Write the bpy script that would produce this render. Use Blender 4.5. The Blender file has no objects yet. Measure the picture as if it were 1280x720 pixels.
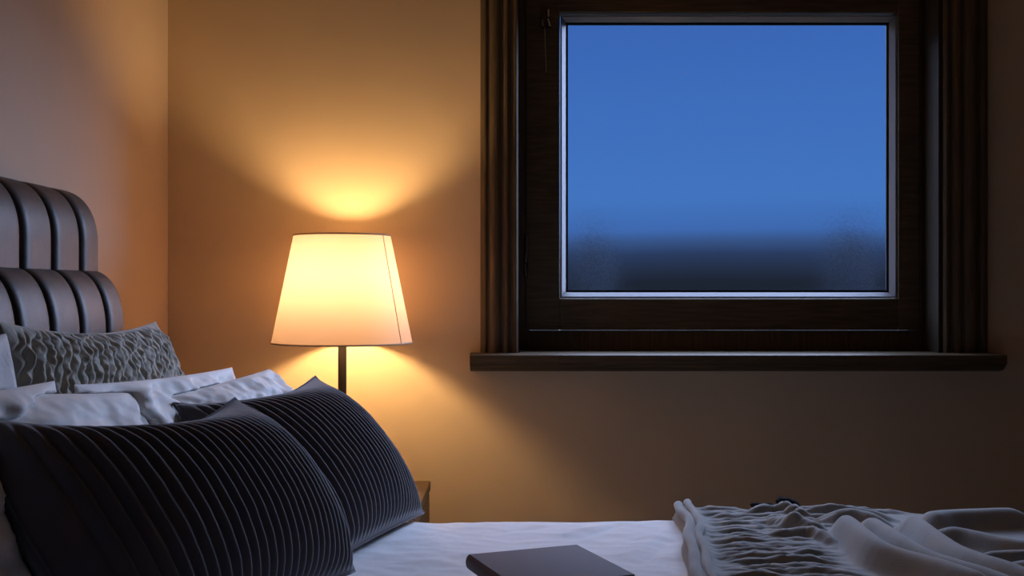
import bpy, bmesh, math, random
import numpy as np
from mathutils import Vector, noise
random.seed(4)
C = bpy.context.scene.collection
PI = math.pi
EYE = 1.09; F = 1400.0            # eye height in metres, focal length in pixels of a 1280 wide frame

# ------------------------------------------------------------------ helpers
def link(name, verts, faces, m=None, parent=None, smooth=True, origin=None):
    verts = np.asarray(verts, dtype=float)
    if origin is None:
        lo, hi = verts.min(0), verts.max(0)
        origin = np.array([(lo[0]+hi[0])/2, (lo[1]+hi[1])/2, lo[2]])
    origin = np.asarray(origin, dtype=float)
    me = bpy.data.meshes.new(name)
    me.from_pydata((verts-origin).tolist(), [], faces)
    me.update()
    if smooth:
        me.polygons.foreach_set('use_smooth', [True]*len(me.polygons))
    o = bpy.data.objects.new(name, me); C.objects.link(o)
    if m: me.materials.append(m)
    o.location = origin
    if parent:
        o.parent = parent
        o.location = Vector(origin) - wloc(parent)
    return o

def wloc(o):
    l = Vector(o.location)
    while o.parent:
        o = o.parent; l = l + Vector(o.location)
    return l

def thing(name, loc, label, cat, group=None):
    o = bpy.data.objects.new(name, None); C.objects.link(o); o.location = loc
    o.empty_display_size = .05
    tag(o, label, cat, group); return o

def tag(o, label, cat, group=None):
    o['label'] = label; o['category'] = cat
    if group: o['group'] = group
    return o

class MB:
    def __init__(s): s.v = []; s.f = []
    def add(s, v, f):
        n = len(s.v); s.v += [tuple(p) for p in v]; s.f += [tuple(i+n for i in q) for q in f]; return s
    def box(s, a, b, bev=0.0):
        bm = bmesh.new()
        bmesh.ops.create_cube(bm, size=1)
        for v in bm.verts:
            v.co = Vector([(a[i]+b[i])/2 + v.co[i]*(b[i]-a[i]) for i in range(3)])
        if bev: bmesh.ops.bevel(bm, geom=bm.edges[:], offset=bev, segments=3, affect='EDGES', profile=.6)
        s.add([v.co[:] for v in bm.verts], [[v.index for v in f.verts] for f in bm.faces]); bm.free(); return s
    def lathe(s, prof, c=(0,0,0), n=48, cap=True):
        v = []; f = []
        for r, z in prof:
            for k in range(n):
                a = 2*PI*k/n; v.append((c[0]+r*math.cos(a), c[1]+r*math.sin(a), c[2]+z))
        for j in range(len(prof)-1):
            for k in range(n):
                k2 = (k+1) % n
                f.append((j*n+k, j*n+k2, (j+1)*n+k2, (j+1)*n+k))
        if cap:
            f.append(tuple(range(n-1, -1, -1))); f.append(tuple(range((len(prof)-1)*n, len(prof)*n)))
        return s.add(v, f)
    def tube(s, pts, r, n=10):
        pts = [Vector(p) for p in pts]; v = []; f = []
        rs = r if isinstance(r, (list, tuple)) else [r]*len(pts)
        ref = Vector((0,0,1)) if abs((pts[-1]-pts[0]).normalized().z) < .9 else Vector((1,0,0))
        for i, p in enumerate(pts):
            t = (pts[min(i+1,len(pts)-1)]-pts[max(i-1,0)]).normalized()
            a = t.cross(ref).normalized(); b = t.cross(a).normalized()
            for k in range(n):
                w = 2*PI*k/n; v.append(p+(a*math.cos(w)+b*math.sin(w))*rs[i])
        for i in range(len(pts)-1):
            for k in range(n):
                k2=(k+1)%n; f.append((i*n+k, i*n+k2, (i+1)*n+k2, (i+1)*n+k))
        f.append(tuple(range(n-1,-1,-1))); f.append(tuple(range((len(pts)-1)*n, len(pts)*n)))
        return s.add(v, f)
    def prism(s, prof, fn, t0, t1, n=1):
        """closed profile (2D list) swept from t0 to t1; fn(a,b,t) -> xyz"""
        m = len(prof); v = []; f = []
        for i in range(n+1):
            t = t0+(t1-t0)*i/n
            for a, b in prof: v.append(fn(a,b,t))
        for i in range(n):
            for k in range(m):
                k2=(k+1)%m; f.append((i*m+k, i*m+k2, (i+1)*m+k2, (i+1)*m+k))
        f.append(tuple(range(m-1,-1,-1))); f.append(tuple(range(n*m,(n+1)*m)))
        return s.add(v, f)
    def build(s, name, m=None, parent=None, smooth=False, origin=None):
        o = link(name, s.v, s.f, m, parent, smooth, origin)
        bm = bmesh.new(); bm.from_mesh(o.data); bmesh.ops.recalc_face_normals(bm, faces=bm.faces[:]); bm.to_mesh(o.data); bm.free()
        return o

def autosmooth(o, deg=35):
    me = o.data
    me.polygons.foreach_set('use_smooth', [True]*len(me.polygons))
    bm = bmesh.new(); bm.from_mesh(me)
    for e in bm.edges:
        if len(e.link_faces) == 2 and e.calc_face_angle(0) > math.radians(deg): e.smooth = False
    bm.to_mesh(me); bm.free()
    return o

def nz(x, y, z=0.0): return noise.noise(Vector((x, y, z)))
def sstep(a, b, x):
    t = min(1, max(0, (x-a)/(b-a))) ; return t*t*(3-2*t)
def at(px, py, d):       # scene point seen at a pixel of the 1280x720 photograph at depth d
    return Vector(((px-640)*d/F, d, EYE+(360-py)*d/F))
def ground(px, py, z):   # (x, y) of the point of the level plane z seen at a pixel
    d = (EYE-z)*F/(py-360); return ((px-640)*d/F, d)

# ------------------------------------------------------------------ materials
def mat(name, col, rough=.6, metal=0, spec=.5, bump=None, vary=0, vscale=8, sheen=0, stretch=(1,1,1), coat=0, vcol=None, bumps=None):
    m = bpy.data.materials.new(name); m.use_nodes = True
    nt = m.node_tree; N = nt.nodes; L = nt.links; b = N['Principled BSDF']
    b.inputs['Base Color'].default_value = (*col, 1); b.inputs['Roughness'].default_value = rough
    b.inputs['Metallic'].default_value = metal; b.inputs['Specular IOR Level'].default_value = spec
    b.inputs['Sheen Weight'].default_value = sheen; b.inputs['Coat Weight'].default_value = coat
    tc = N.new('ShaderNodeTexCoord'); mp = N.new('ShaderNodeMapping'); L.new(tc.outputs['Object'], mp.inputs['Vector'])
    mp.inputs['Scale'].default_value = stretch
    if vary or vcol:
        n1 = N.new('ShaderNodeTexNoise'); n1.inputs['Scale'].default_value = vscale; n1.inputs['Detail'].default_value = 6
        L.new(mp.outputs[0], n1.inputs['Vector'])
        r = N.new('ShaderNodeMix'); r.data_type = 'RGBA'
        c2 = vcol or tuple(c*(1-vary) for c in col)
        r.inputs[6].default_value = (*col,1); r.inputs[7].default_value = (*c2,1)
        mr = N.new('ShaderNodeMapRange'); mr.inputs[1].default_value=.35; mr.inputs[2].default_value=.65
        L.new(n1.outputs[0], mr.inputs[0]); L.new(mr.outputs[0], r.inputs[0]); L.new(r.outputs[2], b.inputs['Base Color'])
    prev = None
    for (sc, st, dist) in ([bump] if bump else [])+(bumps or []):
        n2 = N.new('ShaderNodeTexNoise'); n2.inputs['Scale'].default_value = sc; n2.inputs['Detail'].default_value = 4
        L.new(mp.outputs[0], n2.inputs['Vector'])
        bp = N.new('ShaderNodeBump'); bp.inputs['Strength'].default_value = st; bp.inputs['Distance'].default_value = dist
        L.new(n2.outputs[0], bp.inputs['Height'])
        if prev: L.new(prev.outputs[0], bp.inputs['Normal'])
        prev = bp
    if prev: L.new(prev.outputs[0], b.inputs['Normal'])
    return m

M = {}
M['wall'] = mat('beige_plaster', (.62,.475,.31), .85, spec=.2, bump=(60,.12,.002), vary=.05, vscale=3)
M['wall_l'] = mat('rosy_plaster', (.60,.465,.36), .85, spec=.2, bump=(60,.12,.002), vary=.05, vscale=3)
M['ceil'] = mat('ceiling_paint', (.84,.71,.52), .9, spec=.2, bump=(80,.1,.002))
M['floor'] = mat('floor_wood', (.10,.055,.03), .5, vary=.4, vscale=6, stretch=(1,8,1))
M['wood'] = mat('dark_walnut', (.105,.073,.040), .52, spec=.25, vary=.35, vscale=14, stretch=(9,9,.7), bump=(20,.12,.001))
M['wood_h'] = mat('dark_walnut_level', (.105,.073,.040), .52, spec=.25, vary=.35, vscale=14, stretch=(.7,9,9), bump=(20,.12,.001))
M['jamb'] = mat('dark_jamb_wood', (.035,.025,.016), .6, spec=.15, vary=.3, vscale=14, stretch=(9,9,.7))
M['stand'] = mat('nightstand_wood', (.075,.045,.025), .4, vary=.4, vscale=10, stretch=(.8,8,8))
M['bead'] = mat('grey_bead', (.17,.165,.175), .5, spec=.3)
M['gasket'] = mat('black_rubber', (.006,.007,.012), .6)
M['chrome'] = mat('hinge_metal', (.7,.7,.68), .22, metal=1)
M['leather'] = mat('brown_leather', (.062,.047,.044), .50, spec=.38, vary=.3, vscale=25, bumps=[(140,.25,.0015),(14,.25,.004)])
M['seam'] = mat('seam_shadow_fabric', (.008,.006,.006), .8)
M['sheet'] = mat('white_cotton', (.78,.76,.76), .85, spec=.2, sheen=.15, bumps=[(500,.12,.0008),(22,.30,.006)])
M['pillow'] = mat('white_pillow_cotton', (.80,.77,.74), .85, spec=.2, sheen=.15, bumps=[(500,.12,.0008),(16,.35,.008)])
M['trimlace'] = mat('pale_grey_cotton', (.55,.55,.55), .85, spec=.2, bumps=[(90,.6,.004)])
M['rib'] = mat('charcoal_ribbed_cloth', (.085,.076,.084), .85, spec=.25, sheen=.3, bump=(400,.25,.0008))
M['knit'] = mat('grey_knit', (.40,.375,.315), .9, spec=.15, sheen=.3, bumps=[(260,.4,.0015)], vary=.25, vscale=40)
M['throw'] = mat('grey_throw_wool', (.33,.32,.30), .92, spec=.15, sheen=.3, bumps=[(260,.4,.0012)], vary=.15, vscale=12)
#M['throw_s'] = mat('pale_throw_wool', (.26,.28,.28), .92, spec=.15, sheen=.3, bumps=[(300,.3,.001)], vary=.1, vscale=9)
M['curl'] = mat('dark_curl_wool', (.035,.03,.028), .95, spec=.1, bump=(200,.5,.003))
M['cover'] = mat('book_leatherette', (.18,.15,.16), .75, spec=.2, bumps=[(160,.2,.001)])
M['pages'] = mat('page_paper', (.42,.36,.20), .9, bump=(1,.2,.001), stretch=(1,1,900))
M['black'] = mat('bronze_black_metal', (.035,.028,.022), .35, metal=.6)
M['matt'] = mat('mattress_ticking', (.55,.52,.48), .9)
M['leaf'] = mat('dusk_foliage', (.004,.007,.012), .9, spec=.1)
M['grass'] = mat('dusk_grass', (.004,.006,.005), .95, spec=.1, vary=.3, vscale=.3)

def shade_mat():
    m = bpy.data.materials.new('linen_shade'); m.use_nodes = True
    nt = m.node_tree; N = nt.nodes; L = nt.links; N.remove(N['Principled BSDF']); out = N['Material Output']
    t = N.new('ShaderNodeBsdfTranslucent'); d = N.new('ShaderNodeBsdfDiffuse'); mx = N.new('ShaderNodeMixShader')
    t.inputs[0].default_value = (.19,.135,.118,1); d.inputs[0].default_value = (.62,.52,.42,1); mx.inputs[0].default_value = .55
    n = N.new('ShaderNodeTexNoise'); n.inputs['Scale'].default_value = 300; bp = N.new('ShaderNodeBump'); bp.inputs['Strength'].default_value=.15; bp.inputs['Distance'].default_value=.001
    L.new(n.outputs[0], bp.inputs['Height']); L.new(bp.outputs[0], d.inputs['Normal'])
    L.new(d.outputs[0], mx.inputs[1]); L.new(t.outputs[0], mx.inputs[2]); L.new(mx.outputs[0], out.inputs[0])
    return m
M['shade'] = shade_mat()
def emit(name, col, s):
    m = bpy.data.materials.new(name); m.use_nodes = True
    b = m.node_tree.nodes['Principled BSDF']; b.inputs['Base Color'].default_value=(1,1,1,1)
    b.inputs['Emission Color'].default_value = (*col,1); b.inputs['Emission Strength'].default_value = s; return m
BULB = 470
M['bulb'] = emit('lit_bulb', (1.0,.645,.30), BULB)
def glass_mat():
    m = bpy.data.materials.new('window_glass'); m.use_nodes = True
    nt = m.node_tree; N = nt.nodes; L = nt.links; N.remove(N['Principled BSDF']); out = N['Material Output']
    t = N.new('ShaderNodeBsdfTransparent'); t.inputs[0].default_value = (.97,.98,.99,1)
    g = N.new('ShaderNodeBsdfGlossy'); g.inputs['Roughness'].default_value = .03
    mx = N.new('ShaderNodeMixShader'); mx.inputs[0].default_value = .035
    L.new(t.outputs[0], mx.inputs[1]); L.new(g.outputs[0], mx.inputs[2]); L.new(mx.outputs[0], out.inputs[0]); return m
M['glass'] = glass_mat()

# ------------------------------------------------------------------ room
XL, XR, YB, YF, ZC = -.983, 3.1, 3.2, -1.3, 2.6
OX0, OX1, OZ0, OZ1 = .018, 1.223, .900, 2.05        # window opening
def struct(o): o['kind'] = 'structure'; return o
w = MB()
w.box((XL-.2,YB,0),(OX0,YB+.28,ZC)); w.box((OX1,YB,0),(XR+.2,YB+.28,ZC))
w.box((OX0,YB,0),(OX1,YB+.28,OZ0)); w.box((OX0,YB,OZ1),(OX1,YB+.28,ZC))
struct(w.build('wall_back', M['wall']))
struct(MB().box((XL-.2,YF-.2,0),(XL,YB,ZC)).build('wall_left', M['wall_l']))
struct(MB().box((XR,YF-.2,0),(XR+.2,YB,ZC)).build('wall_right', M['wall']))
struct(MB().box((XL,YF-.2,0),(XR,YF,ZC)).build('wall_front', M['wall']))
struct(MB().box((XL-.2,YF-.2,ZC),(XR+.2,YB+.28,ZC+.15)).build('ceiling', M['ceil']))
struct(MB().box((XL-.2,YF-.2,-.15),(XR+.2,YB+.28,0)).build('floor', M['floor']))
bprof = [(0,0),(.016,0),(.016,.07),(.012,.085),(.006,.095),(0,.1)]
struct(MB().prism(bprof, lambda a,b,t:(t,YB-a,b), XL, XR).build('baseboard_back', M['wood_h']))
struct(MB().prism(bprof, lambda a,b,t:(XL+a,t,b), YF, YB-.017).build('baseboard_left', M['wood_h']))

# ------------------------------------------------------------------ window
win = bpy.data.objects.new('window_1', None); C.objects.link(win); win.location = ((OX0+OX1)/2, YB, OZ0); win['kind'] = 'structure'
CW = .122
# fluted casing profile: a = distance outward from the opening, b = thickness off the wall
cp = [(0,0),(0,.026),(.006,.031),(.012,.031),(.017,.025),(.024,.025),(.030,.031),(.036,.034),(.043,.033),(.048,.027),(.055,.027),(.061,.033),(.070,.036),(.079,.036),
      (.086,.033),(.092,.025),(.099,.024),(.103,.028),(.108,.028),(.122,.012),(.122,0)]
def frame_sweep(prof, x0, x1, z0, z1, fy, legs=False):
    """mitred frame round the opening; a grows outward, b toward the room"""
    mb = MB(); m = len(prof); v = []; f = []
    ring = [(x0,z0,-1,-1),(x1,z0,1,-1),(x1,z1,1,1),(x0,z1,-1,1)]
    for (x,z,sx,sz) in ring:
        for a,b in prof: v.append((x+sx*a, fy-b, z+sz*a))
    for i in range(4):
        j=(i+1)%4
        for k in range(m):
            k2=(k+1)%m; f.append((i*m+k, i*m+k2, j*m+k2, j*m+k))
    return mb.add(v, f)
sc_l = .108/CW; sc_r = .131/CW
mb = MB(); mb.prism([(a*sc_l,b) for a,b in cp], lambda a,b,t:(OX0-a, YB-b, t), OZ0+.006, OZ1); autosmooth(mb.build('casing', M['wood'], win))
mb = MB(); mb.prism([(a*sc_r,b) for a,b in cp], lambda a,b,t:(OX1+a, YB-b, t), OZ0+.006, OZ1); autosmooth(mb.build('casing', M['wood'], win))
mb = MB(); mb.prism(cp, lambda a,b,t:(t, YB-b, OZ1+a), OX0-.108, OX1+.131); autosmooth(mb.build('head_casing', M['wood_h'], win))
# lining of the recess
JY = YB+.11
mb = MB(); T=.012
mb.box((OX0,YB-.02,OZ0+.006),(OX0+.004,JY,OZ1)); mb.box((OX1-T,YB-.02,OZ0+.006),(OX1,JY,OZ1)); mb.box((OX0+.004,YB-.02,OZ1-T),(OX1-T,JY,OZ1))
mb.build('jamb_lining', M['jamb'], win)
# sill board with nosing and a moulding under it
sp = [(.30,.0),(.30,.006),(-.092,.006),(-.097,.003),(-.098,-.004),(-.098,-.018),(-.092,-.024),(-.088,-.024),(-.088,-.028),(-.080,-.034),(-.070,-.040),(-.050,-.044),(.0,-.046),(.0,.0)]
def sillpt(a,b,t): return (t, YB+a, OZ0+b)
mb = MB(); mb.prism([(p[0] if p[0] < .2 else 0.0, p[1]) for p in sp], sillpt, -.117, 1.372)
mb.box((OX0,YB-.001,OZ0-.0),(OX1,JY,OZ0+.006))
autosmooth(mb.build('window_sill', M['wood_h'], win))
# fixed frame, sash, bead, gasket, pane
def rect_frame(x0,x1,z0,z1,w,y0,y1,bev=.004,wl=None,wr=None,wb=None,wt=None):
    wl=w if wl is None else wl; wr=w if wr is None else wr; wb=w if wb is None else wb; wt=w if wt is None else wt
    m = MB()
    m.box((x0,y0,z0),(x0+wl,y1,z1),bev); m.box((x1-wr,y0,z0),(x1,y1,z1),bev)
    m.box((x0+wl-.001,y0,z0),(x1-wr+.001,y1,z0+wb),bev); m.box((x0+wl-.001,y0,z1-wt),(x1-wr+.001,y1,z1),bev)
    return m
GX0, GX1, GZ0, GZ1 = .158, 1.118, 1.076, 1.878      # visible pane
fr = rect_frame(OX0+.004, OX1-.012, OZ0+.006, OZ1-.012, .03, JY-.01, JY+.07, .003, wb=.058, wt=.04, wl=.030, wr=.020)
autosmooth(fr.build('window_frame', M['wood'], win))
SY = JY-.018
sash = rect_frame(OX0+.022, OX1-.024, OZ0+.066, OZ1-.045, .05, SY, SY+.06, .005, wl=GX0-.017-(OX0+.022), wr=(OX1-.024)-(GX1+.017), wb=GZ0-.017-(OZ0+.066), wt=(OZ1-.045)-(GZ1+.022))
so = autosmooth(sash.build('sash', M['wood_h'], win))
bp_ = [(-.001,-.004),(-.001,.004),(.011,.020),(.0145,.020),(.0145,-.004)]
bo = frame_sweep(bp_, GX0, GX1, GZ0, GZ1, SY+.026).build('glazing_bead', M['bead'], win)
gk = frame_sweep([(-.008,.0),(-.008,.007),(.002,.007),(.002,.0)], GX0, GX1, GZ0, GZ1, SY+.036).build('gasket', M['gasket'], win)
MB().box((GX0-.006,SY+.036,GZ0-.006),(GX1+.006,SY+.042,GZ1+.006)).build('pane', M['glass'], win)
# hinge and stay, metal
mb = MB()
mb.tube([at(685.5,12,SY-.012),at(685.5,21,SY-.012)], .0035); mb.tube([at(685,23,SY-.012),at(687.5,33,SY-.012)], [.0025,.004]); mb.tube([at(678,24,SY-.010),at(678.5,33,SY-.010)], .0032)
mb.tube([at(681,34,SY-.006),at(681.5,60,SY-.006),at(683,90,SY-.006)], [.002,.0018,.0012])
h1=autosmooth(mb.build('top_hinge', M['chrome'], win))
MB().box(tuple(at(676,35,SY-.007)), tuple(at(688,10,SY+.001)), .0).build('hinge_plate', M['black'], h1)
mb = MB()
mb.tube([at(658.5,294,SY-.006),at(658.5,318,SY-.006)], .0024); mb.tube([at(658,318,SY-.006),at(657,328,SY-.006)], .0042)
mb.tube([at(656.5,330,SY-.006),at(657,346,SY-.006)], .0034)
h2=autosmooth(mb.build('bottom_hinge', M['chrome'], win))
MB().box(tuple(at(655,347,SY-.003)), tuple(at(660,293,SY+.001)), 0).build('hinge_plate', M['black'], h2)

# ------------------------------------------------------------------ bed
bed = thing('bed', (.1,1.45,0), 'bed with a dark brown leather headboard of padded channels in two rolled tiers', 'bed')
BX0, BX1, BY0, BY1 = -.80, 1.26, .55, 2.42
mb = MB().box((BX0+.01,BY0,.10),(BX1,BY1-.02,.34),.015)
mb.build('bed_frame', M['leather'], bed)
for x in (BX0+.1, BX1-.1):
    for y in (BY0+.1, BY1-.14):
        MB().box((x-.03,y-.03,0),(x+.03,y+.03,.10),.004).build('leg', M['black'], bed)
hb = MB().box((XL+.005,.50,0),(-.875,2.325,1.245),.03).build('headboard', M['leather'], bed)
HY1, NCH = 2.345, 14
cwid = (HY1-.48)/NCH
def channel(ya, yb, z0, z1, xb, xf, last=False, first=False):
    """one padded channel: profile from the bottom over the rounded front to the top, swept across y with a soft pillow bulge"""
    nv, nu = 30, 24; v=[]; f=[]
    h=z1-z0; th=xf-xb
    for j in range(nv+1):
        t=j/nv
        # profile: superellipse quarter at the top, short tuck at the bottom
        if t<.10:
            q=t/.10; z=z0+.012*q*1.0; off=th*(.35+.65*math.sin(q*PI/2)**.8); z = z0+ (1-math.cos(q*PI/2))*.02
        elif t<.5:
            q=(t-.10)/.40; zm=max(h*.35,h-.02-.12); z=z0+.02+zm*q; off=th
        else:
            q=(t-.5)/.5; a=q*PI/2; zb=z0+.02+max(h*.35,h-.02-.12); z=zb+(z1-zb)*math.sin(a); off=th*math.cos(a)**.75 if a<PI/2-1e-6 else 0
        for i in range(nu+1):
            s=i/nu; e=min(1,max(-1,2*s-1))
            g=(1-abs(e)**10)**.5
            depth=.040
            o=off-depth*(1-g)*min(1,off/.04)
            y=ya+(yb-ya)*s
            zz=z-.012*(1-g)*sstep(.5,1,t)
            if last and e>0:
                r=sstep(.0,1,e); o*=(1-.45*r**2); zz-=.045*r*r*sstep(.5,1,t)
            v.append((xb+max(0,o), y, zz))
    for j in range(nv):
        for i in range(nu):
            a=j*(nu+1)+i; f.append((a,a+1,a+nu+2,a+nu+1))
    n0=len(v)
    # flat back to close it
    for j in range(nv+1):
        z=v[j*(nu+1)+nu//2][2]
        for i in (0,nu): v.append((xb, v[i][1], v[j*(nu+1)+i][2]))
    for j in range(nv):
        a=n0+2*j
        f.append((a,a+2,a+3,a+1))
        f.append((j*(nu+1), (j+1)*(nu+1), a+2, a)); f.append((j*(nu+1)+nu, a+1, a+3, (j+1)*(nu+1)+nu))
    return v, f
for k in range(NCH):
    yb = HY1-k*cwid; ya = yb-cwid+.002
    v,f = channel(ya, yb, 1.095, 1.292, -.945, -.848, last=(k==0)); link('upper_channel', v, f, M['leather'], hb)
    v,f = channel(ya, yb, .58, 1.128, -.875, -.795, last=(k==0)); link('lower_channel', v, f, M['leather'], hb)

mt = MB().box((BX0+.005,BY0-.01,.34),(BX1-.02,BY1-.01,.565),.05)
tag(autosmooth(mt.build('mattress', M['matt']),60), 'thick mattress on the bed under the white duvet', 'mattress')

# duvet
def wr(x,y):
    h = .0035*nz(x*4+3,y*7) + .0022*nz(x*9+y*5,y*14+7)+ .0014*nz(x*24,y*34+3)
    for (a,b,c,d,w_,hh) in DF:
        px,py=x-a,y-b; ux,uy=c-a,d-b; L=math.hypot(ux,uy); t=max(0,min(1,(px*ux+py*uy)/L/L)); q=math.hypot(px-t*ux,py-t*uy)
        h += .45*hh*math.exp(-(q/w_)**2)*math.sin(PI*min(1,max(0,.08+.84*t)))
    return h
DF=[]
for (a,b,c,d,w_,hh) in [(700,664,760,650,.014,.012),(722,668,775,650,.010,-.008),(780,690,835,655,.02,.012),(800,700,845,668,.014,-.008),(560,655,640,648,.02,.006),(500,700,560,690,.02,.008),(740,690,700,676,.02,.005),(620,660,690,652,.012,-.006),(480,672,560,664,.02,.006),(640,672,700,668,.01,.004)]:
    g1=ground(a,b,.6); g2=ground(c,d,.6); DF.append((g1[0],g1[1],g2[0],g2[1],w_,hh))
def duvet_z(x,y):
    z=.590+wr(x,y)
    return z
def drape(name, x0, x1, ya, yb, zf, nx, ny, m, drop_far=.25, drop_near=.25, drop_foot=0.0, rad=.03, foot_x=None, seed=0, xedge=None):
    """cloth lying on the bed and falling over its long sides"""
    # path across y
    ys=[]
    R=rad
    path=[]
    nd=16
    for i in range(nd): path.append(('n',i/nd))
    for i in range(ny+1): path.append(('t',i/ny))
    for i in range(nd): path.append(('f',(i+1)/nd))
    v=[];f=[]
    for (k,t) in path:
        for i in range(nx+1):
            s=i/nx; 
            x=x0+(x1-x0)*s
            if k=='t':
                y=ya+(yb-ya)*t; xx = x if xedge is None else x+xedge(y)*(1-s); z=zf(xx,y)
                e=min(y-ya,yb-y); 
                if e<R: q=1-e/R; z-=R*.6*(1-math.sqrt(max(0,1-q*q)))
            elif k=='n':
                xx = x if xedge is None else x+xedge(ya)*(1-s)
                y=ya-.012-.010*math.sin(x*14+seed)*(1-t)-.006*math.sin(x*31+seed)*(1-t); z=zf(xx,ya)-R*.6-drop_near*(1-t)
            else:
                xx = x if xedge is None else x+xedge(yb)*(1-s)
                y=yb+.012*min(1,t*4)+.010*math.sin(x*14+seed)*t+.004*math.sin(x*37+seed)*t; z=zf(xx,yb)-R*.6-drop_far*t
            v.append((xx,y,z))
    n=nx+1
    for j in range(len(path)-1):
        for i in range(nx):
            a=j*n+i; f.append((a,a+1,a+n+1,a+n))
    return link(name, v, f, m)
dv = drape('duvet', BX0+.01, BX1+.0, BY0-.03, 2.435, duvet_z, 420, 380, M['sheet'], .22, .22, rad=.05)
so_ = dv.modifiers.new('thickness','SOLIDIFY'); so_.thickness=.016; so_.offset=-1
tag(dv, 'white cotton duvet spread flat over the bed with soft creases', 'duvet')

# ------------------------------------------------------------------ pillows
def pillow(name, TL, TR, BL, BR, T, m, nu=120, nv=90, conc=.05, ribs=0, ribamp=0, wrk=.006, seed=0, flange=0, knit=False, sharp=.42, ca_=None, parent=None):
    """corners: L near the camera, R far; top edge TL-TR, bottom edge BL-BR. Face normal points toward the foot of the bed."""
    TL,TR,BL,BR=map(Vector,(TL,TR,BL,BR))
    N_=((TR-TL)+(BR-BL)).cross((BL-TL)+(BR-TR)).normalized()
    if N_.x<0: N_=-N_
    ca_=conc if ca_ is None else ca_
    W=((TR-TL).length+(BR-BL).length)/2; H=((BL-TL).length+(BR-TR).length)/2
    v=[];f=[]
    for side in (1,-1):
        for j in range(nv+1):
            b=-1+2*j/nv; b=math.sin(b*PI/2)*.5+b*.5
            for i in range(nu+1):
                a=-1+2*i/nu
                if not ribs: a=math.sin(a*PI/2)*.5+a*.5
                ua=a*(1-ca_*(1-b*b)**1.0*abs(a)); cb_=conc if b<0 else min(conc,.02)
                vb=b*(1-cb_*1.2*(1-a*a)*abs(b))
                s=(ua+1)/2; t=(vb+1)/2
                P=TL.lerp(TR,s).lerp(BL.lerp(BR,s),t)
                fa=min(1,max(0,(1-abs(a))/(1)));
                g=max(0,(1-abs(a)**2.2))*max(0,(1-abs(b)**2.2))
                if flange:
                    aa=min(1,abs(a)/(1-flange)); bb=min(1,abs(b)/(1-flange*W/H)); g=max(0,1-aa**2.4)*max(0,1-bb**2.4)
                h=T/2*g**sharp
                e=min(1,g*5)
                if ribs:
                    mask=sstep(0,.10,1-abs(b))*sstep(0,.12,1-abs(a))
                    if side>0: mask*= .10+.90*sstep(-.95,-.45+.35*a,b)
                    ph=a*ribs*PI + .35*math.sin(b*3+a*2)+ .25*nz(a*2,b*4,seed)
                    c=.5+.5*math.cos(ph)
                    h+=ribamp*(c**.6-.5)*2*mask
                w_=wrk*(nz(a*2.2+seed,b*2.2,side)+.6*nz(a*5+seed,b*5+2,side)+.25*nz(a*12+seed,b*12+2,side))*e
                # gathers radiating from the corners
                for (ca,cb) in ((-1,-1),(1,-1),(-1,1),(1,1)):
                    da,db=(a-ca)*W,(b-cb)*H; r=math.hypot(da,db); an=math.atan2(db,da)
                    w_+=wrk*.55*math.sin(an*9+seed)*math.exp(-((r-.12)/.12)**2)*e
                if flange and g==0:
                    w_+=.014*math.sin(a*6+b*4+seed)+.005*math.sin(a*12-b*9+seed)
                    off=w_ ; P=P+N_*(off+.0012*side)
                elif knit:
                    mask=sstep(0,.12,g)
                    # slanted cable ridges
                    q=a*W*.5*270+b*H*.5*150+ .7*math.sin(b*H*.5*160+a*W*20)+2.2*nz(a*11,b*7,seed+4)
                    q2=b*H*.5*150+a*W*.5*60+1.6*nz(a*9,b*9,seed)
                    h+=.0115*(abs(math.sin(q*.5+.5*math.sin(q2*.5)))**.8-.5)*mask*(.45+.9*abs(nz(a*26,b*10,seed+9)+.4))+.0018*math.sin(q2*1.3)*mask
                    P=P+N_*(side*h+w_*.6)
                else:
                    P=P+N_*(side*h+w_)
                v.append(P)
    n=nu+1; K=(nu+1)*(nv+1)
    for sd in (0,1):
        for j in range(nv):
            for i in range(nu):
                a=sd*K+j*n+i; q=(a,a+1,a+n+1,a+n); f.append(q if sd else q[::-1])
    # stitch the rim
    rim=[i for i in range(nu+1)]+[j*n+nu for j in range(1,nv+1)]+[nv*n+i for i in range(nu-1,-1,-1)]+[j*n for j in range(nv-1,0,-1)]
    for k in range(len(rim)):
        p_,q_=rim[k],rim[(k+1)%len(rim)]; f.append((p_,q_,q_+K,p_+K))
    o=link(name,v,f,m,parent)
    bm=bmesh.new(); bm.from_mesh(o.data); bmesh.ops.recalc_face_normals(bm,faces=bm.faces[:]); bm.to_mesh(o.data); bm.free()
    return o, (TL,TR,BL,BR)

def piping(par, c4, conc, m, r=.003, ca_=None):
    TL,TR,BL,BR=c4; pts=[]
    def pp(a,b):
        ua=a*(1-(conc if ca_ is None else ca_)*(1-b*b)*abs(a)); vb=b*(1-(conc if b<0 else min(conc,.02))*1.2*(1-a*a)*abs(b)); s=(ua+1)/2; t=(vb+1)/2
        return TL.lerp(TR,s).lerp(BL.lerp(BR,s),t)
    n=30
    for i in range(n): pts.append(pp(-1+2*i/n,-1))
    for i in range(n): pts.append(pp(1,-1+2*i/n))
    for i in range(n): pts.append(pp(1-2*i/n,1))
    for i in range(n+1): pts.append(pp(-1,1-2*i/n))
    return MB().tube(pts,r,8).build('piping',m,par,smooth=True)

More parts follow.
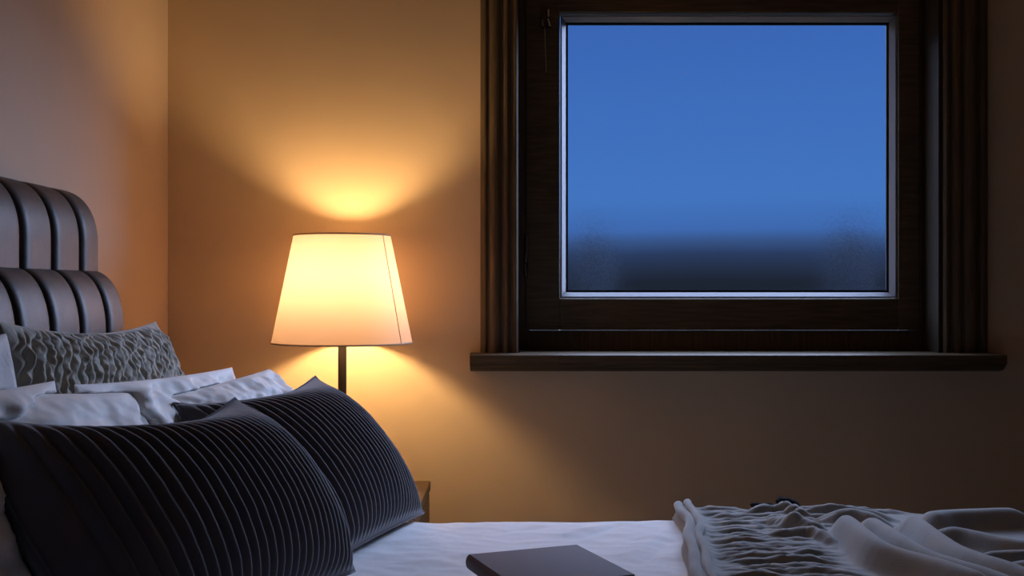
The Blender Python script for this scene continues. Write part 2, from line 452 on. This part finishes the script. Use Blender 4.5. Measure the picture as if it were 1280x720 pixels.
G1='charcoal ribbed cushions leaning on the white pillows'
o,c4=pillow('cushion', (-.60,1.985,.885),(-.422,2.40,.900),(-.33,1.95,.605),(-.192,2.43,.602), 0.21, M['rib'], 320,110, .15, ribs=28, ribamp=.0040, wrk=.002, seed=3, sharp=.58, ca_=-.05)
tag(o,'charcoal ribbed square cushion in front of the lamp, the farther of two','cushion',G1); piping(o,c4,.15,M['rib'],.003,-.05)
o,c4=pillow('cushion', (-.695,1.450,.925),(-.472,1.905,.902),(-.475,1.42,.605),(-.272,1.93,.602), .25, M['rib'], 320,110, .25, ribs=28, ribamp=.0040, wrk=.002, seed=8, sharp=.55, ca_=-.13)
tag(o,'large charcoal ribbed square cushion nearest the viewer at lower left','cushion',G1); piping(o,c4,.25,M['rib'],.003,-.13)

G2='white cotton pillows stacked against the headboard'
o,c4=pillow('pillow', (-.625,2.02,.893),(-.535,2.46,.912),(-.50,1.97,.62),(-.39,2.45,.62), .15, M['pillow'], 140,100,.02, wrk=.014, seed=11, ca_=-.02)
tag(o,'white pillow directly behind the farther charcoal cushion, nearest the lamp','pillow',G2)
o,c4=pillow('pillow', (-.775,1.28,.972),(-.645,1.89,.914),(-.725,1.30,.62),(-.575,1.94,.62), .15, M['pillow'], 140,100,.02, wrk=.014, seed=17, ca_=-.02)
tag(o,'white pillow directly behind the nearer charcoal cushion at the left edge','pillow',G2)
o,c4=pillow('pillow', (-.68,1.74,.940),(-.60,2.40,.920),(-.64,1.72,.60),(-.56,2.40,.60), .12, M['pillow'], 140,100,.03, wrk=.028, seed=23, sharp=.5)
tag(o,'white pillow with a folded hem just below the grey knitted cushion','pillow',G2)
o,c4=pillow('pillow', (-.74,1.02,.97),(-.69,1.69,.950),(-.71,1.05,.60),(-.66,1.68,.60), .12, M['pillow'], 140,100,.03, wrk=.028, seed=31, sharp=.5)
tag(o,'white pillow at the left edge behind another, under the pale lumbar cushion','pillow',G2)
o,c4=pillow('cushion', (-.775,1.69,1.040),(-.745,2.34,1.020),(-.735,1.72,.74),(-.68,2.45,.74), .12, M['knit'], 480,240,.13, wrk=.005, seed=5, knit=True, sharp=.5, ca_=0)
tag(o,'long grey cable-knit cushion against the leather headboard','cushion')
o,c4=pillow('cushion', (-.765,1.08,1.035),(-.755,1.67,1.022),(-.74,1.10,.74),(-.73,1.71,.74), .10, M['trimlace'], 110,80,.06, wrk=.006, seed=6)
tag(o,'pale patterned cushion cut off by the left edge beside the knitted one','cushion')

# soft things give way where they press on each other: those behind are dented by those in front
from mathutils.bvhtree import BVHTree
def wverts(o):
    l=wloc(o); return [v.co+l for v in o.data.vertices]
def tree_of(o): return BVHTree.FromPolygons([tuple(v) for v in wverts(o)],[tuple(p.vertices) for p in o.data.polygons])
def press(o, fronts, D=Vector((-.97,-.0,-.05))):
    D=D.normalized(); l=wloc(o)
    press1(o,fronts,D,l,.010)
    bm=bmesh.new(); bm.from_mesh(o.data)
    vs_=[v for v in bm.verts if v.index in TOUCHED]
    ring_={w for v in vs_ for e in v.link_edges for w in e.verts}
    for _ in range(4): bmesh.ops.smooth_vert(bm,verts=list(ring_),factor=.5,use_axis_x=True,use_axis_y=True,use_axis_z=True)
    bm.to_mesh(o.data); bm.free()
    press1(o,fronts,D,l,.003)
def press1(o,fronts,D,l,gap):
    TOUCHED.clear()
    for f_ in fronts:
        T_=tree_of(f_)
        for v in o.data.vertices:
            p=v.co+l; hits=0; q=p.copy(); first=None
            for _ in range(8):
                h=T_.ray_cast(q,D,1.0)
                if h[0] is None: break
                hits+=1; first=first or h[0]; q=h[0]+D*1e-4
            if hits%2==1 and (first-p).length<.16: v.co=first+D*gap-l; TOUCHED.add(v.index)
TOUCHED=set()
def keep(o,xmin=None,zmin=None):
    l=wloc(o)
    for v in o.data.vertices:
        p=v.co+l
        if xmin is not None and p.x<xmin: v.co.x=xmin-l.x+ .0005*math.sin(v.index)
        if zmin is not None and p.z<zmin: v.co.z=zmin-l.z
def byname(n): return bpy.data.objects[n]
fd,nd,kn,pl_=byname('cushion'),byname('cushion.001'),byname('cushion.002'),byname('cushion.003')
wf,wn,bf,bn_=byname('pillow'),byname('pillow.001'),byname('pillow.002'),byname('pillow.003')
for o in (fd,nd,wf,wn,bf,bn_): keep(o,None,.600)
press(fd,[nd],Vector((-.2,1,0)))
press(wf,[fd,nd]); press(wn,[nd,fd,wf]); press(bf,[wf,wn,fd,nd]); press(bn_,[wn,nd,bf])
press(kn,[bf,wf,wn,bn_]); press(pl_,[bn_,wn,kn])
for o in (kn,pl_,bf,bn_): keep(o,-.790)
for o in (fd,nd,wf,wn,bf,bn_,kn,pl_): o.data.update()

# ------------------------------------------------------------------ throw blanket
def gp(px,py,z=.62): return ground(px,py,z)
RID=[]
def ridge(pts,w_,h_):
    P=[gp(*p) for p in pts]; P=[P[0]]+P+[P[-1]]; out=[]
    for i in range(1,len(P)-2):
        for k in range(6):
            t=k/6; a,b,c,d=P[i-1],P[i],P[i+1],P[i+2]
            out.append(tuple(.5*(2*b[q]+(c[q]-a[q])*t+(2*a[q]-5*b[q]+4*c[q]-d[q])*t*t+(3*b[q]-a[q]-3*c[q]+d[q])*t**3) for q in (0,1)))
    RID.append((out+[P[-1]],w_,h_*1.12))
ridge([(1046,660),(1062,672),(1100,700),(1160,722),(1260,760)],.022,.042)
ridge([(1074,658),(1100,672),(1140,697),(1196,722),(1300,760)],.020,.036)
ridge([(1108,664),(1140,668),(1175,694),(1226,722),(1330,760)],.026,.044)
ridge([(1150,662),(1180,652),(1230,648),(1300,646)],.030,.034)
ridge([(1148,668),(1205,675),(1260,686),(1330,696)],.022,.030)
ridge([(1200,706),(1250,702),(1330,698)],.018,.028)
ridge([(1030,652),(1060,650),(1100,655),(1120,660)],.020,.026)
ridge([(960,648),(1000,656),(1040,662)],.013,.020)
ridge([(930,640),(975,637),(1010,648)],.012,.016)
ridge([(960,668),(1010,666),(1050,680)],.012,.018)
ridge([(1000,640),(1060,641),(1130,645)],.016,.016)
ridge([(1240,728),(1300,715),(1360,712)],.02,.03)
def throw_z(x,y):
    z=.606+.3*wr(x,y)-.012*sstep(.6,1.2,x)
    best=0; tot=0
    for pl,w_,h_ in RID:
        if min(abs(y-q_[1]) for q_ in pl)>.12 and not (min(q_[1] for q_ in pl)<y<max(q_[1] for q_ in pl)): continue
        d=9; S_=0; best_s=0; tl_=sum(math.hypot(c_[0]-a_[0],c_[1]-a_[1]) for a_,c_ in zip(pl[:-1],pl[1:]))
        for (a,b),(c,e) in zip(pl[:-1],pl[1:]):
            ux,uy=c-a,e-b; L2=ux*ux+uy*uy; t=max(0,min(1,((x-a)*ux+(y-b)*uy)/L2)); q=math.hypot(x-a-t*ux,y-b-t*uy)
            if q<d: d=q; best_s=(S_+t*math.sqrt(L2))
            S_+=math.sqrt(L2)
        d=max(0,d+.003*nz(x*10,y*10,2))
        k=h_*math.exp(-(d/w_)**2.4)*sstep(-.02,.07,best_s)*sstep(-.02,.07,tl_-best_s); best=max(best,k)
    m=1-sstep(.50,.62,x-max(0,y-2.15)*1.0)
    ph=y*200+ .8*math.sin(x*6+y*9)+3.8*nz(x*2.6,y*8,5)+1.6*nz(x*9,y*18,9)
    rib=.0125*(1-abs(math.sin(ph*.5))**1.5)*(.35+1.6*abs(nz(x*4,y*11,3)))
    rib+=.005*nz(x*12,y*60,1)+ .005*nz(x*26,y*105,4)+.002*nz(x*70,y*190,4)
    rib*=sstep(.02,.10,x-hemx(y))
    z+=rib*m+ .006*nz(x*4,y*6,7)
    z+=best*(1-.0*m)
    # rolled hem along the left edge
    xe=hemx(y); 
    z+=.012*math.exp(-((x-xe-.028)/.017)**2)
    z-=.016*(1-sstep(0,.012,x-xe))
    return z
def hemx(y): return .352-(2.42-y)*.085+.006*math.sin(y*9)+.004*math.sin(y*23)
TX0=.352
th = drape('throw_blanket', TX0, 1.275, .52, 2.442, throw_z, 420, 520, M['throw'], .16,.20, rad=.03, xedge=lambda y: hemx(y)-TX0)
sm=th.modifiers.new('thickness','SOLIDIFY'); sm.thickness=.005; sm.offset=1
tag(th,'grey ribbed wool throw bunched in folds across the foot end of the bed','blanket')
# rolled hem in two strands
for (off,rad0,sd) in ((.010,.010,1),(.030,.0085,8)):
    pts=[];rr=[]
    for i in range(130):
        y=2.438-i*.014
        if y<.6: break
        pts.append((hemx(y)+off+.005*nz(y*9,sd), y, .6225+.003*nz(y*11,sd+3)-.006*(sd==1))); rr.append(rad0+.0025*nz(y*14,sd+4))
    MB().tube(pts,rr,14).build('hem',M['throw'],th,smooth=True)
# small wool curls, darker than the throw, at the far edge
def curl(px,py,s,seed):
    c=at(px,py,2.40); v=[];f=[];n=20;mm=14
    for j in range(mm+1):
        a=PI*j/mm
        for i in range(n):
            b=2*PI*i/n; r=1+.18*nz(math.cos(b)*2+seed,math.sin(b)*2,a*2)+.06*math.sin(b*9)
            v.append((c.x+s*1.45*math.cos(a)*r, c.y+s*.9*math.sin(a)*math.cos(b)*r, c.z+s*.8*math.sin(a)*math.sin(b)*r-s*.35*math.cos(a)))
    for j in range(mm):
        for i in range(n):
            i2=(i+1)%n; f.append((j*n+i,j*n+i2,(j+1)*n+i2,(j+1)*n+i))
    o=link('curl',v,f,M['curl'],th); o['label']='dark brown wool tassel'; return o
curl(985,630,.017,1); curl(949,634,.012,5); curl(963,633,.009,9)

# ------------------------------------------------------------------ book
A=Vector((-.078,1.93)); e1=Vector((.160,.062)).normalized()*.208; e2=Vector((e1.y,-e1.x)).normalized()*.225
zb=.604
book = thing('book', (A.x+(e1.x+e2.x)/2, A.y+(e1.y+e2.y)/2, zb), 'closed dark grey-brown hardcover book lying on the white duvet', 'book')
U=e1.normalized(); V=e2.normalized(); LU=e1.length; LV=e2.length; TH=.027
def bk(u,v_,z): return (A.x+U.x*u+V.x*v_, A.y+U.y*u+V.y*v_, zb+z)
# spine along the edge A-D (u=0)
def slab(z0,z1,u0,u1,v0,v1,bev):
    m=MB().box((u0,v0,z0),(u1,v1,z1),bev); m.v=[bk(*p) for p in m.v]; return m
autosmooth(slab(TH-.003,TH,.004,LU,0,LV,.0012).build('cover',M['cover'],book))
autosmooth(slab(0,.003,.004,LU,0,LV,.0012).build('cover',M['cover'],book))
prof=[]
for i in range(13):
    a=PI/2+PI*i/12; prof.append((.007+.009*math.cos(a), TH/2+TH/2*math.sin(a)))
prof += [(.007,.0025),(.002,.006),(.0015,TH-.006),(.007,TH-.0025)]
autosmooth(MB().prism(prof, lambda a,b,t: bk(a,t,b), 0, LV).build('spine',M['cover'],book))
slab(.003,TH-.003,.006,LU-.005,.004,LV-.004,0).build('page_block',M['pages'],book)

# ------------------------------------------------------------------ nightstand and lamp
NX0,NX1,NY0,NY1,NZ=XL+.022,-.226,2.60,3.11,.555
ns = thing('nightstand',((NX0+NX1)/2,(NY0+NY1)/2,0),'dark wooden nightstand under the lamp between bed and wall, only a top corner showing','nightstand')
MB().box((NX0,NY0,NZ-.026),(NX1,NY1,NZ),.003).build('top',M['stand'],ns)
MB().box((NX0+.01,NY0+.01,.12),(NX1-.012,NY1-.01,NZ-.026),.002).build('body',M['stand'],ns)
for z0,z1 in ((.135,.325),(.335,.522)):
    d=MB().box((NX1-.012,NY0+.02,z0),(NX1-.002,NY1-.02,z1),.002).build('drawer',M['stand'],ns)
    mb=MB(); yc=(NY0+NY1)/2; zc=(z0+z1)/2; prof=[(.006,0),(.005,.01),(.012,.018),(.012,.024),(.006,.028)]
    mb.lathe(prof,n=20); mb.v=[(NX1-.002+p[2],yc+p[0],zc+p[1]) for p in mb.v]; mb.build('knob',M['black'],d,smooth=True)
for x in (NX0+.04,NX1-.05):
    for y in (NY0+.04,NY1-.04): MB().box((x-.018,y-.018,0),(x+.018,y+.018,.12),.003).build('leg',M['stand'],ns)

LX,LY=-.4545,3.0
lamp = thing('table_lamp',(LX,LY,NZ),'lit table lamp with a cream tapered shade on a thin dark stem','lamp')
st=EYE+.140; sb=EYE-.146; rt=.1285; rb=.1868
MB().lathe([(.0,0),(.085,0),(.088,.004),(.086,.014),(.06,.020),(.014,.026),(.0,.026)],(LX,LY,NZ),48,False).build('base',M['black'],lamp,smooth=True)
MB().lathe([(.0115,.02),(.0115,sb-NZ+.03),(.0085,sb-NZ+.035),(.0085,st-NZ-.23)],(LX,LY,NZ),24).build('stem',M['black'],lamp)
autosmooth(lamp.children[-1])
MB().lathe([(.018,0),(.02,.01),(.02,.045),(.015,.05)],(LX,LY,st-.23),24).build('socket',M['black'],lamp)
bz=st-.122
mb=MB(); pr=[(.012,-.065),(.014,-.055)]
for i in range(13):
    a=-PI/2+.5+ (PI-.5)*i/12; pr.append((.027*math.cos(a), .042*math.sin(a)))
mb.lathe(pr,(LX,LY,bz),24,False).build('bulb',M['bulb'],lamp,smooth=True)
prs=[(rb+(rt-rb)*i/12, sb+(st-sb)*i/12) for i in range(13)]
sh=MB().lathe(prs,(LX,LY,0),128,False).build('lamp_shade',M['shade'],lamp,smooth=True)
def ring(R,z,r,n=96):
    v=[];f=[];k_=8
    for i in range(n):
        a=2*PI*i/n
        for k in range(k_):
            b=2*PI*k/k_; v.append((LX+(R+r*math.cos(b))*math.cos(a),LY+(R+r*math.cos(b))*math.sin(a),z+r*math.sin(b)))
    for i in range(n):
        for k in range(k_):
            i2=(i+1)%n;k2=(k+1)%k_; f.append((i*k_+k,i2*k_+k,i2*k_+k2,i*k_+k2))
    return v,f
M['trim']=mat('shade_trim',(.42,.32,.20),.7)
v,f=ring(rt,st,.0022); link('shade_rim',v,f,M['trim'],sh)
v,f=ring(rb,sb,.0022); link('shade_rim',v,f,M['trim'],sh)
an=math.radians(-27); mb=MB()
mb.tube([(LX+(rb+.0008)*math.cos(an),LY+(rb+.0008)*math.sin(an),sb),(LX+(rt+.0008)*math.cos(an),LY+(rt+.0008)*math.sin(an),st)],.0011,6).build('seam',M['trim'],sh)
# shade spider: three thin arms at the top ring and a hub on the socket
mb=MB(); hz=st-.012
mb.tube([(LX,LY,bz+.034),(LX,LY,hz)],.003,8)
for k in range(3):
    a=2*PI*k/3+.4; mb.tube([(LX,LY,hz-.002),(LX+rt*math.cos(a)*.99,LY+rt*math.sin(a)*.99,st)],.0015,6)
for s in (-1,1):
    mb.tube([(LX+s*.02,LY,st-.125),(LX+s*.045,LY,bz-.02),(LX+s*.045,LY,bz+.01),(LX+s*.015,LY,bz+.04),(LX,LY,hz-.004)],.0016,6)
mb.build('shade_spider',M['black'],lamp)

# ------------------------------------------------------------------ outside
struct(MB().box((-120,YB+.6,-3.2),(160,240,-3.0)).build('ground', M['grass']))
def tree(px, d, ztop, wid, label, seed, n=150000):
    rnd=np.random.RandomState(seed); c=at(px,360,d)
    t=thing('tree',(c.x,c.y,-3.0),label,'tree','distant trees outside the window')
    H=ztop+3.0
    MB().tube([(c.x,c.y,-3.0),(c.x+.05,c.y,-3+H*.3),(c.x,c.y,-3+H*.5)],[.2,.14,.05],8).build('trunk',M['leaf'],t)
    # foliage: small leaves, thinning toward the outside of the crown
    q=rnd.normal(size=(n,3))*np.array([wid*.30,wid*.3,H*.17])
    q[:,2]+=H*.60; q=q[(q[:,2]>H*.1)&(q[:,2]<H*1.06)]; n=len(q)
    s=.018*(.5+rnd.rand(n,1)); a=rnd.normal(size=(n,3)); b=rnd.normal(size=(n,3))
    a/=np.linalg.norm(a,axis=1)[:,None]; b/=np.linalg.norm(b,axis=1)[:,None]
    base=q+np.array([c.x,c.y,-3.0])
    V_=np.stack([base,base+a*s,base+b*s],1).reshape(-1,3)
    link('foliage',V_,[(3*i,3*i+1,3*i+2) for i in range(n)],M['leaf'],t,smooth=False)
def zpx(py,d): return EYE+(360-py)*d/F
tree(1063,60,zpx(268,60),2.6,'slender leafy tree rising above the dusk haze at the right of the window view',1)
tree(742,60,zpx(272,60),2.4,'leafy tree rising above the dusk haze at the left of the window view',2,110000)

# ------------------------------------------------------------------ sky
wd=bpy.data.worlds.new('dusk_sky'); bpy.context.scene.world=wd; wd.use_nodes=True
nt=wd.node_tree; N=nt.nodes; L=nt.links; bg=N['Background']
tc=N.new('ShaderNodeTexCoord'); sx=N.new('ShaderNodeSeparateXYZ'); L.new(tc.outputs['Generated'],sx.inputs[0])
nn=N.new('ShaderNodeTexNoise'); nn.inputs['Scale'].default_value=5; nn.inputs['Detail'].default_value=2; L.new(tc.outputs['Generated'],nn.inputs['Vector'])
ad=N.new('ShaderNodeMath'); ad.operation='MULTIPLY_ADD'; ad.inputs[1].default_value=.012; L.new(nn.outputs[0],ad.inputs[0]); 
sb_=N.new('ShaderNodeMath'); sb_.operation='SUBTRACT'; sb_.inputs[1].default_value=.011; L.new(sx.outputs['Z'],sb_.inputs[0]); L.new(sb_.outputs[0],ad.inputs[2])
mr=N.new('ShaderNodeMapRange'); mr.inputs[1].default_value=0; mr.inputs[2].default_value=.30; L.new(ad.outputs[0],mr.inputs[0])
cr=N.new('ShaderNodeValToRGB'); L.new(mr.outputs[0],cr.inputs[0]); E=cr.color_ramp.elements
def s2l(c): return tuple(((x/255+.055)/1.055)**2.4 if x>10 else x/255/12.92 for x in c)
stops=[(0.0,(30,38,52)),(.012,(38,50,74)),(.024,(44,62,98)),(.036,(58,88,140)),(.046,(66,110,182)),(.075,(70,122,198)),(.15,(66,115,194)),(.26,(58,102,182)),(.30,(58,102,180))]
E[0].position=0; E[0].color=(*s2l(stops[0][1]),1); E[1].position=1; E[1].color=(*s2l(stops[-1][1]),1)
for z,c in stops[1:-1]:
    e=E.new(z/.30); e.color=(*s2l(c),1)
# upper sky above the window view, made brighter to light the bed
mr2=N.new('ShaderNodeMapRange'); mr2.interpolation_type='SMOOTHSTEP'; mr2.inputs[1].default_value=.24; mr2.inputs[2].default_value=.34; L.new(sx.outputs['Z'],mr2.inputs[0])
# added bright sky patch to the right, out of view, lighting pillows and headboard
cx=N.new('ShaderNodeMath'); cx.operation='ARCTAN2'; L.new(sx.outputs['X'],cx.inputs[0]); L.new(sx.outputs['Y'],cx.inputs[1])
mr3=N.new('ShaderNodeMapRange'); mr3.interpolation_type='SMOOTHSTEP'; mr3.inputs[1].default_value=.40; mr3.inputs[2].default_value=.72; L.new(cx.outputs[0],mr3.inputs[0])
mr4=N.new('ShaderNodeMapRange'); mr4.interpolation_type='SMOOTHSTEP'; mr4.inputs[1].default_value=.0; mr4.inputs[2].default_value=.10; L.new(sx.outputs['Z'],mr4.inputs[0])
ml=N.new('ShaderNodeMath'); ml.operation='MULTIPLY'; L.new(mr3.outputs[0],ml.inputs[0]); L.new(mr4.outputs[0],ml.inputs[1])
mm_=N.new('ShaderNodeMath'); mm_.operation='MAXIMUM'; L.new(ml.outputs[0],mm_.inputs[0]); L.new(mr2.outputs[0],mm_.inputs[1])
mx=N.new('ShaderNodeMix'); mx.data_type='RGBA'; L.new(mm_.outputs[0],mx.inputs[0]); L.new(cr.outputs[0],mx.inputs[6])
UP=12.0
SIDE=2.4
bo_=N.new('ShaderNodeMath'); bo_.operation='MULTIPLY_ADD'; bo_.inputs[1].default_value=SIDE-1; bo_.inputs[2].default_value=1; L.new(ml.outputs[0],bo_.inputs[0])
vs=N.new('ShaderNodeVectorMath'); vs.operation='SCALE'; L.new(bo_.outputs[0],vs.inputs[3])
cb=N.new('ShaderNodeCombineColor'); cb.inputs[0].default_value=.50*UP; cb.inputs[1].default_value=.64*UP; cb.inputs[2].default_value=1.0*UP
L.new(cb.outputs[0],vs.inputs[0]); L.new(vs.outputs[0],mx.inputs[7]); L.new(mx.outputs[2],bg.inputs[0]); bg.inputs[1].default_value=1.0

ld=bpy.data.lights.new('window_daylight','AREA'); ld.shape='RECTANGLE'; ld.size=GX1-GX0+.02; ld.size_y=GZ1-GZ0+.02
lo=bpy.data.objects.new('window_daylight',ld); C.objects.link(lo); lo.location=((GX0+GX1)/2,SY+.06,(GZ0+GZ1)/2); lo.rotation_euler=(-PI/2,0,0)
ld.cycles.is_portal=True

# ------------------------------------------------------------------ camera
cd=bpy.data.cameras.new('camera'); cam=bpy.data.objects.new('camera',cd); C.objects.link(cam)
cam.location=(0,0,EYE); cam.rotation_euler=(PI/2,0,0); cd.sensor_width=36; cd.lens=F/1280*36; cd.clip_start=.05; cd.clip_end=600
S=bpy.context.scene; S.camera=cam
S.view_settings.view_transform='Standard'; S.view_settings.look='None'; S.view_settings.exposure=0; S.view_settings.gamma=1; S.view_settings.use_curve_mapping=False
